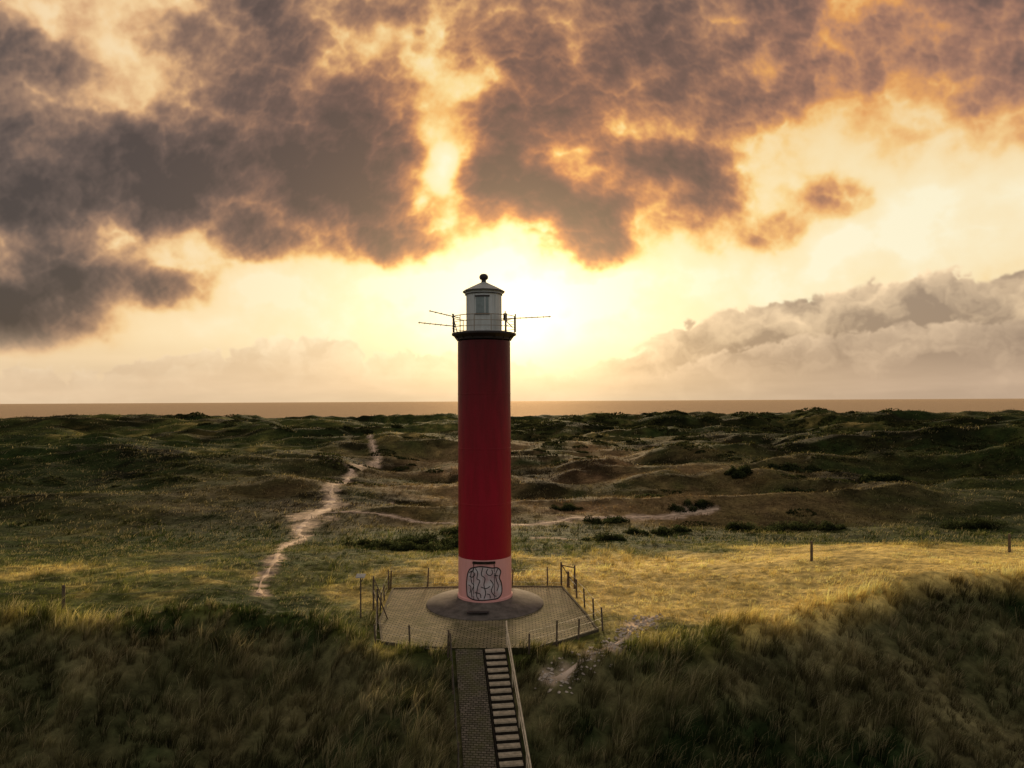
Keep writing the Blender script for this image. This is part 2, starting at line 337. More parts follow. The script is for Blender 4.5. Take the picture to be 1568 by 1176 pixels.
# ------------------------------------------------------------ grass
def in_clear(x,y):
    a=(x-ST[0])*SD[0]+(y-ST[1])*SD[1]; o=(x-ST[0])*SR[0]+(y-ST[1])*SR[1]
    c=(np.abs(o+.6)<1.25)&(a>-.2)
    pl=(x>-5.1)&(x<5.0-.0)&(y>-6.5)&(y<3.1)&(x< 4.3+(3-y)*.12)
    return c|pl
def tufts(n,xr,yr,fn_y,hgt,rad,nb,wid,lean,seed,bright=1.0,keep=None):
    r=np.random.default_rng(seed)
    x=r.uniform(*xr,n);y=r.uniform(*yr,n)
    ok=~in_clear(x,y)&(np.abs(x-1.45)<(y+37)*.80+3)
    if keep is not None: ok&=keep(x,y,r)
    x=x[ok];y=y[ok]
    s=sandmask(x,y,.7);ok=s<r.uniform(.1,.5,len(x));x=x[ok];y=y[ok];n=len(x)
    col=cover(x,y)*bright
    pat=fbm(x,y,3.2,3,93)
    hs=hgt*(1+.55*fbm(x,y,5,2,91)+.45*pat)*r.uniform(.5,1.3,n)
    tone=r.uniform(.45,1.6,n)*(1+.8*pat)
    straw=(r.random(n)<.20+.35*np.clip(pat,-.3,.6))
    x_=np.repeat(x,nb);y_=np.repeat(y,nb);h_=np.repeat(hs,nb)*r.uniform(.5,1.15,n*nb);N=n*nb
    ang=r.uniform(0,2*np.pi,N);rr=rad*np.sqrt(r.random(N))
    bx=x_+np.cos(ang)*rr;by=y_+np.sin(ang)*rr;bz=height(bx,by)-.03
    ln=lean*r.uniform(.3,1.3,N)*h_
    dx=np.cos(ang)*ln+.32*h_;dy=np.sin(ang)*ln-.10*h_
    pa=r.uniform(0,np.pi,N);w=wid*r.uniform(.6,1.3,N);wx=np.cos(pa)*w*.5;wy=np.sin(pa)*w*.35
    V=np.empty((N,5,3))
    V[:,0]=np.stack([bx-wx,by-wy,bz],1);V[:,1]=np.stack([bx+wx,by+wy,bz],1)
    mx=bx+dx*.35;my=by+dy*.35;mz=bz+h_*.62
    V[:,2]=np.stack([mx+wx*.8,my+wy*.8,mz],1);V[:,3]=np.stack([mx-wx*.8,my-wy*.8,mz],1)
    V[:,4]=np.stack([bx+dx,by+dy,bz+h_*.98],1)
    c=np.repeat(col*tone[:,None],nb,0)
    sc=np.array([.56,.47,.25])*bright
    isb=(r.random(N)<.10)|np.repeat(straw,nb)&(r.random(N)<.65)
    c=np.where(isb[:,None],lerp(c,sc,.55),c)*r.uniform(.75,1.25,N)[:,None]
    c5=np.repeat(c[:,None],5,1);c5[:,:2]*=.6;c5[:,4]*=1.4  # tip highlights painted into the blade colour, roots darkened
    return V.reshape(-1,3),np.clip(c5.reshape(-1,3),0,.8),N
parts=[]
yc=lambda x:np.interp(x,_cg,_cgy)
parts.append(tufts(9500,(-28,34),(-19,3),None,.66,.14,30,.019,.42,1,1.1,keep=lambda x,y,r:(y<yc(x)+.6)))
parts.append(tufts(20000,(-40,48),(-7,26),None,.20,.20,9,.02,.6,2,1.15,keep=lambda x,y,r:(y>yc(x)-.6)))
parts.append(tufts(2600,(-40,48),(-7,40),None,.42,.2,20,.02,.5,3,1.1,keep=lambda x,y,r:(y>yc(x)-.6)&(fbm(x,y,7,2,95)>.0)))
parts.append(tufts(30000,(-110,115),(24,110),None,.32,.4,5,.055,.7,4,.95))
parts.append(tufts(22000,(-230,240),(100,275),None,.45,.8,4,.14,.8,5,.9))
V=np.concatenate([p[0] for p in parts]);CC=np.concatenate([p[1] for p in parts]);N=sum(p[2] for p in parts)
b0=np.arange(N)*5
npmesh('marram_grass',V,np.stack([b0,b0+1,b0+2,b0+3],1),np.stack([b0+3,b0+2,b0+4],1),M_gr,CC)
del V,CC

# ------------------------------------------------------------ shrubs
def leafmesh(name,P,s,r,c):
    n=len(P);a=r.normal(size=(n,3));a/=np.linalg.norm(a,axis=1)[:,None];b_=np.cross(a,r.normal(size=(n,3)));b_/=np.linalg.norm(b_,axis=1)[:,None]
    V=np.stack([P-a*s[:,None],P+b_*s[:,None]*.6,P+a*s[:,None],P-b_*s[:,None]*.6],1).reshape(-1,3);i=np.arange(n)*4
    npmesh(name,V,np.stack([i,i+1,i+2,i+3],1),np.zeros((0,3),int),M_gr,np.repeat(c,4,0))
def shrub(x,y,rx,ry,h,n,seed,leaf=.1,col=(.032,.040,.016)):
    r=np.random.default_rng(seed)
    K=max(7,int(rx*ry*3)+6)
    ca=r.uniform(0,2*np.pi,K);cr=np.sqrt(r.random(K));cx=x+np.cos(ca)*cr*rx;cy=y+np.sin(ca)*cr*ry
    chh=h*r.uniform(.4,1.0,K)*(1-.45*cr);crad=r.uniform(.2,.5,K)*min(rx,ry)+.2
    k=r.integers(0,K,n);d=r.normal(size=(n,3));d/=np.linalg.norm(d,axis=1)[:,None];d[:,2]=np.abs(d[:,2]);q=r.uniform(.55,1.15,n)
    px=cx[k]+d[:,0]*crad[k]*q;py=cy[k]+d[:,1]*crad[k]*q;pz=height(px,py)-.05+d[:,2]*chh[k]*q
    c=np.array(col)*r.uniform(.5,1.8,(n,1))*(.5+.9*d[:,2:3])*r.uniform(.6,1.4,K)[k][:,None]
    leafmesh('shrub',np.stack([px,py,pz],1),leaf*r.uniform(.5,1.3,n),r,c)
SH=[(-10.5,21,2.0,1.1,.8),(-8,20,2.4,1.3,1.1),(-5.2,19.5,2.2,1.2,1.1),(-3.2,23,2.0,1.4,1.3),(-6.5,25.5,2.4,1.2,1.1),(-2.5,27,1.6,1.0,1.1),
 (9.8,27,2.2,1.1,.8),(12.5,45,2.6,1.2,1.2),(15.5,34,2.6,1.2,1.0),(18,36,1.8,1.0,.9),(27,39,3.2,1.6,1.3),(31.5,40,3.2,1.5,1.6),(34,38,2.2,1.3,1.2),(24,52,2.6,1.3,1.2),
 (40,83,2.2,1.6,2.0),(50,38,3,1.6,1.6),(22,66,2.8,1.4,1.2),(38,62,3,1.5,1.2),(-3.8,31,1.5,1.0,1.0),(8,53,2,1.0,1.0),(44,71,3,1.6,1.5),(52,90,4,2,1.7),(60,76,4,2,1.7)]
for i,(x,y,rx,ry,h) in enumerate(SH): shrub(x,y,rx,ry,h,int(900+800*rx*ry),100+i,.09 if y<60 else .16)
r=np.random.default_rng(55);n=60000;K=1100
cx=r.uniform(-130,150,K);cy=r.uniform(38,250,K);kk=(fbm(cx,cy,30,2,99)+.35*ss(0,60,cx)>.08);cx=cx[kk];cy=cy[kk];K=len(cx)
cr_=r.uniform(.4,1.7,K)*(.7+cy/170);k=r.integers(0,K,n);d=r.normal(size=(n,3));d/=np.linalg.norm(d,axis=1)[:,None];d[:,2]=abs(d[:,2])
px=cx[k]+d[:,0]*cr_[k]*1.3;py=cy[k]+d[:,1]*cr_[k]*.8;pz=height(px,py)-.05+d[:,2]*cr_[k]*.30
leafmesh('heath_scrub',np.stack([px,py,pz],1),(.10+py*.0016)*r.uniform(.5,1.3,n),r,np.array([.045,.05,.02])*r.uniform(.5,1.6,(n,1)))

# ------------------------------------------------------------ lighthouse
LH=empty('lighthouse')
R=1.37
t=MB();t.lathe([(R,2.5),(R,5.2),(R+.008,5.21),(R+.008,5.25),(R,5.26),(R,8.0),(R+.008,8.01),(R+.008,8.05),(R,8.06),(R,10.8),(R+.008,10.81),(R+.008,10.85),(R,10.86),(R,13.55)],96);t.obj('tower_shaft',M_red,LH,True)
t=MB();t.lathe([(R+.05,.30),(R+.05,.52),(R+.004,.56),(R+.004,2.5),(R-.02,2.503)],96);t.obj('base_band',M_pink,LH,True)
t=MB();t.lathe([(R-.01,13.6),(R+.05,13.62),(R+.07,13.72),(R+.20,13.82),(1.64,13.86),(1.68,13.88),(1.68,13.96),(1.64,13.98),(.9,13.985)],96)
for i in range(16):
    a=2*math.pi*i/16;ca,sa=math.cos(a),math.sin(a)
    t.add([(R*ca,R*sa,13.55),(1.6*ca,1.6*sa,13.86),(R*ca,R*sa,13.86),(R*ca-.04*sa,R*sa+.04*ca,13.55),(1.6*ca-.04*sa,1.6*sa+.04*ca,13.86),(R*ca-.04*sa,R*sa+.04*ca,13.86)],[(0,1,2),(5,4,3),(0,3,4,1),(1,4,5,2),(0,2,5,3)])
t.obj('gallery_deck',M_iron,LH,True)
t=MB()
def ring(mb,r_,z,th,n=48,m=0):
    p=[(r_*math.cos(2*math.pi*i/n),r_*math.sin(2*math.pi*i/n),z) for i in range(n)]
    for i in range(n): mb.tube(p[i],p[(i+1)%n],th,6,m)
for z in (14.25,14.52,14.82): ring(t,1.64,z,.015 if z<14.8 else .022)
for i in range(12):
    a=2*math.pi*(i+.5)/12;t.tube((1.64*math.cos(a),1.64*math.sin(a),13.96),(1.64*math.cos(a),1.64*math.sin(a),14.84),.022,6)
t.obj('gallery_railing',M_rail,LH)
t=MB();rl=.92
t.lathe([(rl+.06,13.98),(rl+.06,14.12),(rl,14.14),(rl,15.95),(rl+.04,15.97),(rl+.04,16.1),(rl-.1,16.12)],72)
for i in range(10):
    a=2*math.pi*(i+.5)/10+.1;ca,sa=math.cos(a),math.sin(a)
    t.obox((ca*(rl+.012),sa*(rl+.012),15.05),(ca*.018,sa*.018,0),(-sa*.025,ca*.025,0),(0,0,.9))
t.obj('lantern_room',M_lant,LH,True)
t=MB()
def panel(mb,a0,a1,z0,z1,r_,m=0,n=8,th=.02):
    v=[];f=[]
    for i in range(n+1):
        a=a0+(a1-a0)*i/n
        for rr,z in ((r_,z0),(r_,z1),(r_-th,z0),(r_-th,z1)): v.append((rr*math.cos(a),rr*math.sin(a),z))
    for i in range(n):
        o=i*4;f+=[(o,o+4,o+5,o+1),(o+1,o+5,o+7,o+3),(o,o+2,o+6,o+4)]
    f+=[(0,1,3,2),(n*4,n*4+2,n*4+3,n*4+1)];mb.add(v,f,m)
D=math.radians
panel(t,D(-113),D(-73),14.95,15.78,rl+.022)
t.obj('lantern_window',M_panel,LH,True)
t=MB()
panel(t,D(-116),D(-70),15.79,15.86,rl+.06,0,8,.06);panel(t,D(-116),D(-70),14.87,14.94,rl+.05,0,8,.05)
t.obj('lantern_window_frame',M_iron,LH,True)
t=MB();t.lathe([(rl,16.10),(1.07,16.11),(1.09,16.14),(1.08,16.18),(.75,16.36),(.42,16.52),(.17,16.62),(.14,16.66)],72)
for i in range(12):
    a=2*math.pi*i/12;ca,sa=math.cos(a),math.sin(a);t.tube((1.08*ca,1.08*sa,16.185),(.17*ca,.17*sa,16.63),.014,5)
t.obj('lantern_roof',M_roof,LH,True)
t=MB();t.lathe([(.17,16.62),(.13,16.66),(.12,16.78),(.20,16.82),(.235,16.90),(.22,17.0),(.15,17.08),(.04,17.11),(0,17.115)],32);ring(t,1.075,16.15,.03);ring(t,rl+.05,16.0,.025);t.obj('ventilator_ball',M_iron,LH,True)
t=MB()
def yagi(a,b,n,l):
    a=Vector(a);b=Vector(b);t.tube(a,b,.024,6)
    for i in range(n):
        p=a.lerp(b,.25+.72*i/max(1,n-1));q_=Vector((0,l*(1-.3*i/n),.35*l));t.tube(p-q_,p+q_,.012,5)
yagi((-1.45,-.4,14.32),(-3.4,-.2,14.55),6,.22)
yagi((-1.2,-.6,14.72),(-2.8,-.5,15.12),5,.2)
yagi((.95,-.5,14.68),(3.5,.1,14.86),7,.2)
t.tube((1.64,-.35,14.0),(1.64,-.35,14.95),.035,6);t.tube((-1.55,-.5,14.0),(-1.55,-.5,14.95),.035,6)
t.tube((1.12,-.75,14.0),(1.12,-.75,15.05),.03,6);t.box((1.12,-.8,14.75),(.1,.06,.18));t.tube((1.12,-.8,14.6),(1.5,-.8,14.2),.025,6)
t.tube((-1.35,-.7,14.0),(-1.6,-.6,14.95),.025,6)
t.obj('antennas',M_iron,LH)
t=MB();a0=-math.pi/2
panel(t,a0-.36,a0+.36,.60,2.30,R+.03,0,12,.03);t.obj('door',M_pink,LH,True)
t=MB();panel(t,a0-.40,a0+.40,2.33,2.44,R+.10,0,12,.12)
panel(t,a0-.385,a0-.362,.56,2.32,R+.045,0,2,.05);panel(t,a0+.362,a0+.385,.56,2.32,R+.045,0,2,.05);panel(t,a0-.36,a0+.36,1.36,1.40,R+.034,0,12,.01);t.obj('door_frame',M_dark,LH,True)
t=MB()
def cyl(s,z,r_): a=a0+s/R;return (r_*math.cos(a),r_*math.sin(a),z)
def stroke(pts,w=.028,closed=False,r_=R+.05,m=0):
    p=dense([(a,b,0) for a,b in (pts+[pts[0]] if closed else pts)],.04)[:,:2]
    T=np.gradient(p,axis=0);T/=np.linalg.norm(T,axis=1)[:,None]+1e-9;Nn=np.stack([-T[:,1],T[:,0]],1)
    v=[];f=[]
    for i in range(len(p)):
        for sgn in(-1,1): v.append(cyl(*(p[i]+Nn[i]*sgn*w*.5),r_))
    for i in range(len(p)-1): f.append((2*i,2*i+1,2*i+3,2*i+2))
    t.add(v,f,m)
def blob(pts,r_=R+.046,m=1):
    p=dense([(a,b,0) for a,b in pts+[pts[0]]],.05)[:,:2];c=p.mean(0);n=len(p)
    v=[];f=[]
    for k in range(5):
        for i in range(n): v.append(cyl(*(c+(p[i]-c)*k/4.),r_))
    for k in range(4):
        for i in range(n): j=(i+1)%n;f.append((k*n+i,(k+1)*n+i,(k+1)*n+j,k*n+j))
    t.add(v,f,m)
O=[(-.88,.68),(-.93,1.2),(-.86,1.75),(-.7,2.05),(-.45,2.15),(-.2,2.2),(.1,2.18),(.4,2.12),(.68,2.1),(.86,1.9),(.78,1.6),(.9,1.3),(.92,.85),(.72,.6),(.35,.56),(-.1,.53),(-.55,.55)]
blob(O);stroke(O,.06,True)
for s_ in [[(-.5,2.1),(-.66,1.8),(-.62,1.4),(-.5,1.25),(-.62,.95),(-.6,.65)],[(-.42,2.1),(-.3,1.9),(-.34,1.6),(-.2,1.5),(-.3,1.2),(-.36,.75),(-.25,.58)],
 [(-.75,1.85),(-.6,1.95),(-.45,1.8),(-.6,1.65),(-.75,1.7)],[(-.05,2.15),(-.12,1.8),(.05,1.62),(.0,1.3),(.08,.9),(.0,.62)],[(.2,2.1),(.12,1.9),(.28,1.75),(.42,1.85),(.38,2.05)],
 [(.3,1.55),(.45,1.3),(.36,1.0),(.5,.75),(.62,.7)],[(.7,2.05),(.58,1.8),(.62,1.5),(.72,1.2),(.64,.95)],[(-.15,1.2),(.1,1.12),(.3,1.22)],[(-.8,1.25),(-.66,1.15),(-.72,.85)],[(.15,.85),(.28,.8),(.3,.62)],[(-.45,.9),(-.2,.86),(-.15,.66)],[(.5,1.75),(.72,1.7)]]:
    stroke(s_,.042)
t.obj('graffiti',[M_black,M_white],LH)
t=MB();t.lathe([(3.02,-.2),(3.02,.05),(2.98,.085),(2.2,.22),(1.6,.37),(1.40,.42),(1.2,.43)],96);t.obj('tower_apron',M_asph,None,True)
t=MB();t.obox((-.25,-2.35,.235),(.52,0,0),(0,.30,-.055),(0,.005,.03));t.obj('doorstep_slab',M_iron,None,bevel=.01)

# terrace
t=MB();pl=[(-5.25,2.9),(-4.9,-3.0),(-4.25,-5.9),(-2.6,-6.5),(-1.2,-6.7),(2.0,-6.7),(3.4,-6.0),(5.3,-4.4),(5.0,-2.0),(4.2,3.1),(0,3.3)]
n=len(pl);t.add([(x,y,.02) for x,y in pl]+[(x,y,-.6) for x,y in pl],[tuple(range(n))]+[(i,n+i,n+(i+1)%n,(i+1)%n) for i in range(n)]);t.obj('paved_terrace',M_pave)
t=MB()
for i in range(n):
    a=Vector((*pl[i],0));b=Vector((*pl[(i+1)%n],0));d=(b-a)
    if i==4: continue
    dn=d.normalized();nn=Vector((dn.y,-dn.x,0))
    t.obox((a+b)/2+Vector((0,0,-.01)),d/2-dn*.012,nn*.05,(0,0,.065))
t.obj('terrace_kerb',M_kerb)

# staircase + ramp
def SP(a,o,z=0): p=ST+SD*a+SR*o;return Vector((p[0],p[1],z-SLOPE*a))
sd=Vector((SD[0],SD[1],0));sr=Vector((SR[0],SR[1],0))
t=MB();RUN=.345
for i in range(44):
    a=.1+RUN*i; rise=RUN*SLOPE
    zt=-.04-rise*i
    c=ST+SD*(a+RUN/2);j=random.uniform(-.012,.012)
    t.obox((c[0],c[1],zt+j*.5),sr*.41,sd*(RUN*.40),(0,0,.03),0)
    t.obox((c[0]-SD[0]*.02,c[1]-SD[1]*.02,zt-.03-.14),sr*.40,sd*(RUN*.38),(0,0,.138),1)
for o in(-.45,.45):
    a=SP(0,o,-.12);b=SP(15.2,o,-.12);d=(b-a);t.obox((a+b)/2,d/2,sr*.03,(0,0,.10),1)
t.obj('concrete_staircase',[M_conc,M_dark],bevel=0)
t=MB();a=SP(-.05,-1.08,-.10);b=SP(15.2,-1.08,-.10);t.obox((a+b)/2,(b-a)/2,sr*.565,(0,0,.06));
t.obj('brick_ramp',M_ramp)
t=MB();pp=[]
for k in range(9):
    a=.0+1.85*k;p=SP(a,.53);t.tube(p-Vector((0,0,.3)),p+Vector((0,0,.85)),.028,8);pp.append(p+Vector((0,0,.85)))
pp=[pp[0]+Vector((-.01,.35,.12))]+pp
for i in range(len(pp)-1): t.tube(pp[i],pp[i+1],.034,8)
for i in range(1,len(pp)-1): t.tube(pp[i]-Vector((0,0,.42)),pp[i+1]-Vector((0,0,.42)),.018,8)
t.obj('stair_handrail',M_pale)

def postmesh(mb,x,y,h,r_=.05,lean=(0,0),z0=None,m=0):
    z=float(height(x,y)) if z0 is None else z0
    mb.tube((x,y,z-.3),(x+lean[0],y+lean[1],z+h),r_,9,m,r_*.85);return Vector((x+lean[0],y+lean[1],z+h))
def fence(name,pts,h=1.0,r_=.045,wires=(.95,.6,.25)):
    mb=MB();tops=[]
    for x,y in pts:
        ln=(random.uniform(-.07,.07),random.uniform(-.05,.05));hh=h*random.uniform(.85,1.12);postmesh(mb,x,y,hh,r_,ln);tops.append((x,y,float(height(x,y))))
    for i in range(len(tops)-1):
        for w in wires:
            a=Vector(tops[i])+Vector((0,0,h*w));b=Vector(tops[i+1])+Vector((0,0,h*w));mdl=(a+b)/2-Vector((0,0,.03))
            mb.tube(a,mdl,.006,4,1);mb.tube(mdl,b,.006,4,1)
    return mb.obj(name,[M_wood,M_wire])
fence('wire_fence',[(-5.45,3.2),(-3.4,3.5),(-1.2,3.6),(1.4,3.6),(3.4,3.5),(4.5,3.3)])
fence('wire_fence',[(4.6,3.2),(4.85,1.2),(5.1,-.6),(5.35,-2.4),(5.55,-4.3),(4.3,-5.5),(3.3,-6.3),(2.1,-6.9)])
fence('wire_fence',[(-5.5,3.0),(-5.35,.8),(-5.15,-1.6),(-4.9,-3.8),(-4.5,-6.0),(-2.9,-6.8),(-1.3,-7.0)])
mb=MB();tp=[]
for k in range(9):
    p=SP(.3+1.7*k,-1.85);postmesh(mb,p.x,p.y,1.0,.04,(random.uniform(-.04,.04),0),z0=p.z-.1);tp.append(p)
for i in range(8):
    for w in(.85,.5): mb.tube(tp[i]+Vector((0,0,w)),tp[i+1]+Vector((0,0,w)),.008,4,1)
mb.obj('wire_fence',[M_wood,M_wire])
t=MB()
for x,y in((-5.6,-.9),(-4.95,-3.3)):
    postmesh(t,x,y,1.7,.05);
a=(-5.2,-1.3);z=float(height(*a));t.tube((a[0],a[1],z+1.0),(-5.6,-.9,z+1.6),.03,6);t.tube((-4.95,-3.3,z+1.5),(-4.6,-2.6,z+.1),.035,6);t.tube((-5.6,-.9,z+1.0),(-4.95,-3.3,z+1.0),.03,6)
t.obj('wooden_gate',M_wood)
t=MB();postmesh(t,4.2,3.7,1.3,.06);postmesh(t,4.9,3.0,1.3,.06);z=float(height(4.5,3.4));t.tube((4.2,3.7,z+1.2),(4.9,3.0,z+.2),.03,6);t.tube((4.2,3.7,z+1.15),(4.9,3,z+1.15),.03,6);t.obj('wooden_gate',M_wood)
t=MB();p=postmesh(t,-5.95,-2.3,2.0,.04);t.obox(p+Vector((0,0,.03)),(.22,0,0),(0,.16,.05),(0,0,.02),1);t.tube(p-Vector((0,0,.3)),p+Vector((.15,0,-.02)),.02,6);t.obj('information_sign',[M_wood,M_sign])
for x,y in((19.1,5.2),(32.4,7.5),(-20.2,-2.6),(43,12)):
    t=MB();postmesh(t,x,y,1.15,.085,(.02,0));t.obj('fence_post',M_wood)
t=MB()
for (a,b) in(((19.1,5.2),(32.4,7.5)),((32.4,7.5),(43,12)),((-20.2,-2.6),(-32,-1.5)),((-20.2,-2.6),(-9,-1.5))):
    P=[Vector((lerp(a[0],b[0],k/8),lerp(a[1],b[1],k/8),0)) for k in range(9)]
    for p in P: p.z=float(height(p.x,p.y))+.75
    for i in range(8): t.tube(P[i],P[i+1],.007,4)
t.obj('fence_wire',M_wire)

# ------------------------------------------------------------ camera
cam=bpy.data.cameras.new('camera');co=bpy.data.objects.new('camera',cam);scene.collection.objects.link(co);scene.camera=co
cam.sensor_width=36;cam.lens=24.96;cam.clip_end=100000;cam.clip_start=.1
co.matrix_world=Matrix.Translation((1.45,-37,10.45))@Matrix.Rotation(math.radians(91.37),4,'X')@Matrix.Rotation(math.radians(-.3),4,'Z')

# ------------------------------------------------------------ sun
SAZ,SEL=0.8,7.5
sdv=Vector((math.sin(D(SAZ))*math.cos(D(SEL)),math.cos(D(SAZ))*math.cos(D(SEL)),math.sin(D(SEL))))
sl=bpy.data.lights.new('sun','SUN');sl.energy=5.0;sl.angle=D(9);sl.color=(1,.74,.43);so=bpy.data.objects.new('sun',sl);scene.collection.objects.link(so)
so.rotation_euler=(-sdv).to_track_quat('-Z','Y').to_euler();so.location=(0,100,60)

# ------------------------------------------------------------ sky: procedural cloudscape over bearing/elevation
COVER=np.array([ # rows: tangent of elevation from high to low, columns: bearing from left to right
[.42,.30,.24,.32,.46,.52,.42,.46,.50,.54,.50,.54,.72,.60,.42,.62,.70],
[.66,.26,.30,.44,.64,.58,.20,.50,.58,.64,.58,.46,.64,.52,.34,.52,.46],
[.62,.42,.24,.50,.72,.62,.64,.16,.56,.78,.66,.60,.62,.36,.36,.38,.56],
[.54,.52,.60,.72,.82,.90,.74,.20,.78,.58,.42,.64,.52,.22,.24,.24,.32],
[.64,.74,.90,.95,.90,.92,.82,.0,.92,.34,.82,.70,.22,.12,.14,.14,.14],
[.98,.98,.94,.84,.72,.92,.84,.12,.84,1.0,.38,.60,.16,.38,.02,.02,.02],
[.42,.46,.40,.20,.66,.34,.90,.40,.0,.90,.24,.16,.38,.0,.0,.03,.05],
[.82,.76,.68,.42,.0,.0,.0,.0,.0,.0,.0,.0,.0,.03,.08,.12,.15],
[.90,.74,.24,.02,.02,.02,.02,.0,.0,.0,.03,.06,.08,.10,.12,.14,.18],
[.10,.10,.10,.08,.06,.06,.08,.05,.03,.06,.08,.10,.12,.14,.16,.18,.18],
[.15,.15,.15,.15,.12,.12,.12,.10,.10,.10,.12,.14,.15,.15,.18,.2,.2]])
def crw(t): return np.stack([-.5*t+t*t-.5*t**3,1-2.5*t*t+1.5*t**3,.5*t+2*t*t-1.5*t**3,-.5*t*t+.5*t**3],0)
def grid(u,v): # u,v tangents
    gxx=np.clip((u/.9015+.8)*10,0,15.999);gyy=np.clip((.564-v)/.0561,0,9.999)
    i=np.floor(gxx).astype(int);j=np.floor(gyy).astype(int);wx=crw(gxx-i);wy=crw(gyy-j);o=0
    for a in range(4):
        for b in range(4):
            o=o+wx[a]*wy[b]*COVER[np.clip(j+b-1,0,10),np.clip(i+a-1,0,16)]
    return o
def lut(T,tab):
    k=np.array([0,.15,.3,.5,.7,.9,1.15]);tab=np.array(tab)/255.
    return np.stack([np.interp(T,k,tab[:,c]) for c in range(3)],-1)
WARM=[(255,249,216),(255,226,142),(254,186,88),(218,136,72),(166,100,68),(122,76,64),(90,62,56)]
COOL=[(254,228,184),(244,204,152),(218,172,128),(170,136,110),(136,110,94),(98,83,76),(70,60,57)]
TAN=[(255,244,210),(248,208,146),(232,176,116),(198,144,106),(158,116,96),(118,92,82),(92,76,70)]
def skycol(az,el,step):
    ca=np.clip(az,-72,72)
    wa=ca+2.3*pfbm(az,el,7,5,201,.52);we=el+1.7*pfbm(az,el*1.2,6,5,205,.52)
    damp=ss(2,9,el);we=lerp(el+.4*(we-el),we,damp)
    u=np.tan(np.radians(np.clip(wa,-70,70)));v=np.tan(np.radians(np.clip(we,-5,60)))/np.maximum(np.cos(np.radians(np.clip(wa,-70,70))),.3)
    T=grid(u,v)
    hi=ss(30,42,el);T=lerp(T,.62,hi*.8);rear=ss(50,80,np.abs(az));T=lerp(T,.6,rear)
    qx=az+.9*pfbm(az,el,3.0,4,261,.55);qy=el+.8*pfbm(az,el,2.6,4,263,.55)
    nb=pfbm(qx,qy*1.2,8,3,211,.5);pf1=puffs(qx*.85,qy*1.25,4.2,3,215,.5);nf=pfbm(az,el*1.1,1.8,5,217,.55)
    amp=.12+.38*ss(.05,.45,T)
    S=T+amp*(.55*nb+.48*pf1)*lerp(.3,1,damp)
    T2=S+amp*.34*nf*lerp(.3,1,damp)
    gy_,gx_=np.gradient(T+amp*(.55*nb+.6*pf1+.22*nf),step);ds=np.hypot(az-SAZ,el-6)+1e-3
    rel=-((SAZ-az)/ds*gx_+(6-el)/ds*gy_)
    Tb=T2+.20*(ss(.18,.62,T2)-.5)*ss(.0,.2,T2)-.14*np.tanh(1.6*rel)*ss(.12,.45,T2)
    Tb=np.clip(Tb,0,1.15)
    ww=np.exp(-((az-1)/21.)**2)*np.exp(-(np.maximum(el-13,0)/17.)**2);wr=ss(10,26,az)*(1-rear)
    c=lerp(lerp(lut(Tb,COOL),lut(Tb,TAN),wr[...,None]),lut(Tb,WARM),ww[...,None])
    c=c*lerp(np.ones(3),np.array([.97,.90,.80]),(ss(13,24,el)*ss(5,25,az)*(1-ss(.3,.6,Tb))*(1-rear))[...,None])
    c=np.where(c<=.04045,c/12.92,((c+.055)/1.055)**2.4)
    st=fbm(az*.22,el*1.6,1.6,5,221,.55);hz=1-ss(1.0,5.5,el)
    base=lerp(lerp(np.array([.80,.59,.38]),np.array([.90,.69,.44]),np.exp(-((az-1)/14.)**2)[...,None]),np.array([.66,.48,.33]),ss(12,34,az)[...,None])
    base=base*(1+.16*st[...,None])
    c=lerp(c,base,(hz*.85)[...,None])
    # distant cumulus lines: billows lit at their tops, hazed below
    def bank(c,top,scale,seed,lo,hi_,alpha,amp_):
        q1=az+.8*scale*pfbm(az,el,scale*1.3,5,seed+3,.55);q2=el+.6*scale*pfbm(az,el,scale*1.3,5,seed+9,.55)
        p1=puffs(q1*.9,q2*1.1,scale,3,seed,.5)
        big=pfbm(az,el*.8,scale*3.2,3,seed+5)
        dp=top+amp_*p1+amp_*1.3*big-el
        m2=pfbm(q1,q2*1.5,scale*1.5,5,seed+7,.58)
        lit=np.clip(.56-.18*dp+.20*p1+.75*m2,0,1)+.30*np.exp(-(np.maximum(dp,0)/.28)**2)
        bc=lerp(lo,hi_,np.clip(lit,0,1.1)[...,None]);bc=lerp(bc,base*.92,(ss(4.2,.8,el)*.75)[...,None])
        return lerp(c,bc,(ss(-.08,.32,dp+.12*m2)*alpha)[...,None])
    tl=np.interp(az,[-180,-40,-30,-24,-18,-12,-6,0,6,10,180],[0,1,2,4.2,5.4,4.0,3.6,3.0,2.4,1,0])
    c=bank(c,tl,2.2,301,np.array([.60,.41,.27]),np.array([1.0,.80,.56]),.55*ss(12,4,az)*(1-rear),.9)
    tr=np.interp(az,[-180,2,6,8.7,11.2,13.8,17,20,25,29.5,35.8,50,75,180],[0,1.0,2.4,3.9,5.1,5.8,6.7,7.3,7.5,8.2,8.9,9,7,0])
    c=bank(c,tr,2.9,321,np.array([.29,.20,.145]),np.array([.98,.72,.45]),.94*ss(3,10,az),.85)
    tr2=np.interp(az,[-180,8,12,18,24,30,36,60,180],[0,1.5,2.6,3.6,4.6,4.9,5.4,5,0])
    c=bank(c,tr2,2.2,341,np.array([.33,.235,.17]),np.array([.88,.65,.43]),.65*ss(8,14,az),.7)
    a2=((az-.2)/9.)**2+((el-7.8)/4.6)**2;clear=(1-ss(.15,.5,Tb))
    c=c+np.array([.50,.37,.18])*(np.exp(-a2)*(.2+.8*clear))[...,None]+np.array([.5,.42,.28])*np.exp(-((az-1.0)/3.2)**2-((el-6.6)/3.0)**2)[...,None]
    g=fbm(az,el,25,4,251)*.07
    rc=np.stack([.35+g,.325+g,.315+g],-1);c=lerp(c,rc,rear[...,None])
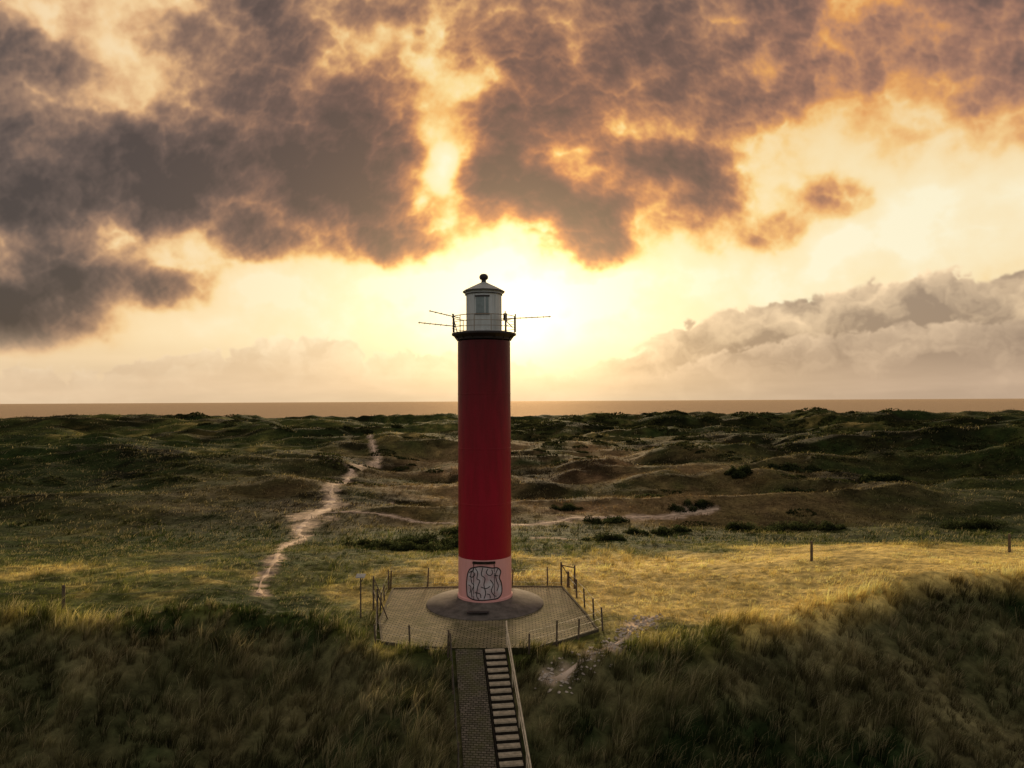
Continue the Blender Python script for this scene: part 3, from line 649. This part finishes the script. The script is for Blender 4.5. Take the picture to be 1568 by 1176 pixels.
    zen=ss(40,75,el);c=lerp(c,np.array([.36,.32,.28]),zen[...,None])
    c=lerp(c,np.array([.10,.085,.06]),ss(-.3,-2.5,el)[...,None])
    return np.clip(c,0,4)
def mkimg(name,W,H,a0_,a1_,e0,e1):
    A,E=np.meshgrid(a0_+(np.arange(W)+.5)*(a1_-a0_)/W,e0+(np.arange(H)+.5)*(e1-e0)/H)
    c=skycol(A,E,(a1_-a0_)/W);px=np.ones((H,W,4),np.float32);px[...,:3]=c
    im=bpy.data.images.new(name,W,H,alpha=False,float_buffer=True);im.colorspace_settings.name='Non-Color'
    im.pixels.foreach_set(px.ravel());im.update()
    try: im.pack()
    except Exception as e: print('pack',e)
    return im
I1=mkimg('evening_clouds_detail',1680,700,-60,60,-4,46);I0=mkimg('evening_clouds_dome',540,270,-180,180,-90,90)
w=bpy.data.worlds.new('World');scene.world=w;w.use_nodes=True;nt=w.node_tree;nt.nodes.clear();L=nt.links.new
def setin(n,i,v):
    if isinstance(v,bpy.types.NodeSocket): L(v,n.inputs[i])
    elif v is not None: n.inputs[i].default_value=v
def Ma(op,a,b=None,c=None,clamp=False):
    n=nt.nodes.new('ShaderNodeMath');n.operation=op;n.use_clamp=clamp;setin(n,0,a);setin(n,1,b);setin(n,2,c);return n.outputs[0]
def SS(v,a,b):
    n=nt.nodes.new('ShaderNodeMapRange');n.interpolation_type='SMOOTHSTEP';setin(n,'Value',v);n.inputs['From Min'].default_value=a;n.inputs['From Max'].default_value=b;return n.outputs[0]
tc=nt.nodes.new('ShaderNodeTexCoord');sx=nt.nodes.new('ShaderNodeSeparateXYZ');L(tc.outputs['Generated'],sx.inputs[0])
az=Ma('MULTIPLY',Ma('ARCTAN2',sx.outputs[0],sx.outputs[1]),57.29578);el=Ma('MULTIPLY',Ma('ARCSINE',sx.outputs[2]),57.29578)
def tex(im,a0_,a1_,e0,e1):
    cb=nt.nodes.new('ShaderNodeCombineXYZ');L(Ma('DIVIDE',Ma('SUBTRACT',az,a0_),a1_-a0_),cb.inputs[0]);L(Ma('DIVIDE',Ma('SUBTRACT',el,e0),e1-e0),cb.inputs[1])
    n=nt.nodes.new('ShaderNodeTexImage');n.image=im;n.extension='EXTEND';n.interpolation='Cubic' if im is I1 else 'Linear';L(cb.outputs[0],n.inputs[0]);return n.outputs[0]
t1=tex(I1,-60,60,-4,46);t0=tex(I0,-180,180,-90,90)
fm=Ma('MULTIPLY',SS(Ma('ABSOLUTE',az),59,54),Ma('MULTIPLY',SS(el,45,41),SS(el,-3.9,-3)))
mx=nt.nodes.new('ShaderNodeMix');mx.data_type='RGBA';L(fm,mx.inputs[0]);L(t0,mx.inputs[6]);L(t1,mx.inputs[7])
sk=nt.nodes.new('ShaderNodeTexSky');sk.sky_type='NISHITA';sk.sun_disc=False;sk.sun_elevation=D(SEL);sk.sun_rotation=D(SAZ);sk.dust_density=3.
b1=nt.nodes.new('ShaderNodeBackground');L(mx.outputs[2],b1.inputs[0]);b1.inputs[1].default_value=.94
b2=nt.nodes.new('ShaderNodeBackground');L(sk.outputs[0],b2.inputs[0]);b2.inputs[1].default_value=.006
ad=nt.nodes.new('ShaderNodeAddShader');L(b1.outputs[0],ad.inputs[0]);L(b2.outputs[0],ad.inputs[1])
ou=nt.nodes.new('ShaderNodeOutputWorld');L(ad.outputs[0],ou.inputs[0])
w.cycles.sampling_method='MANUAL';w.cycles.sample_map_resolution=1024
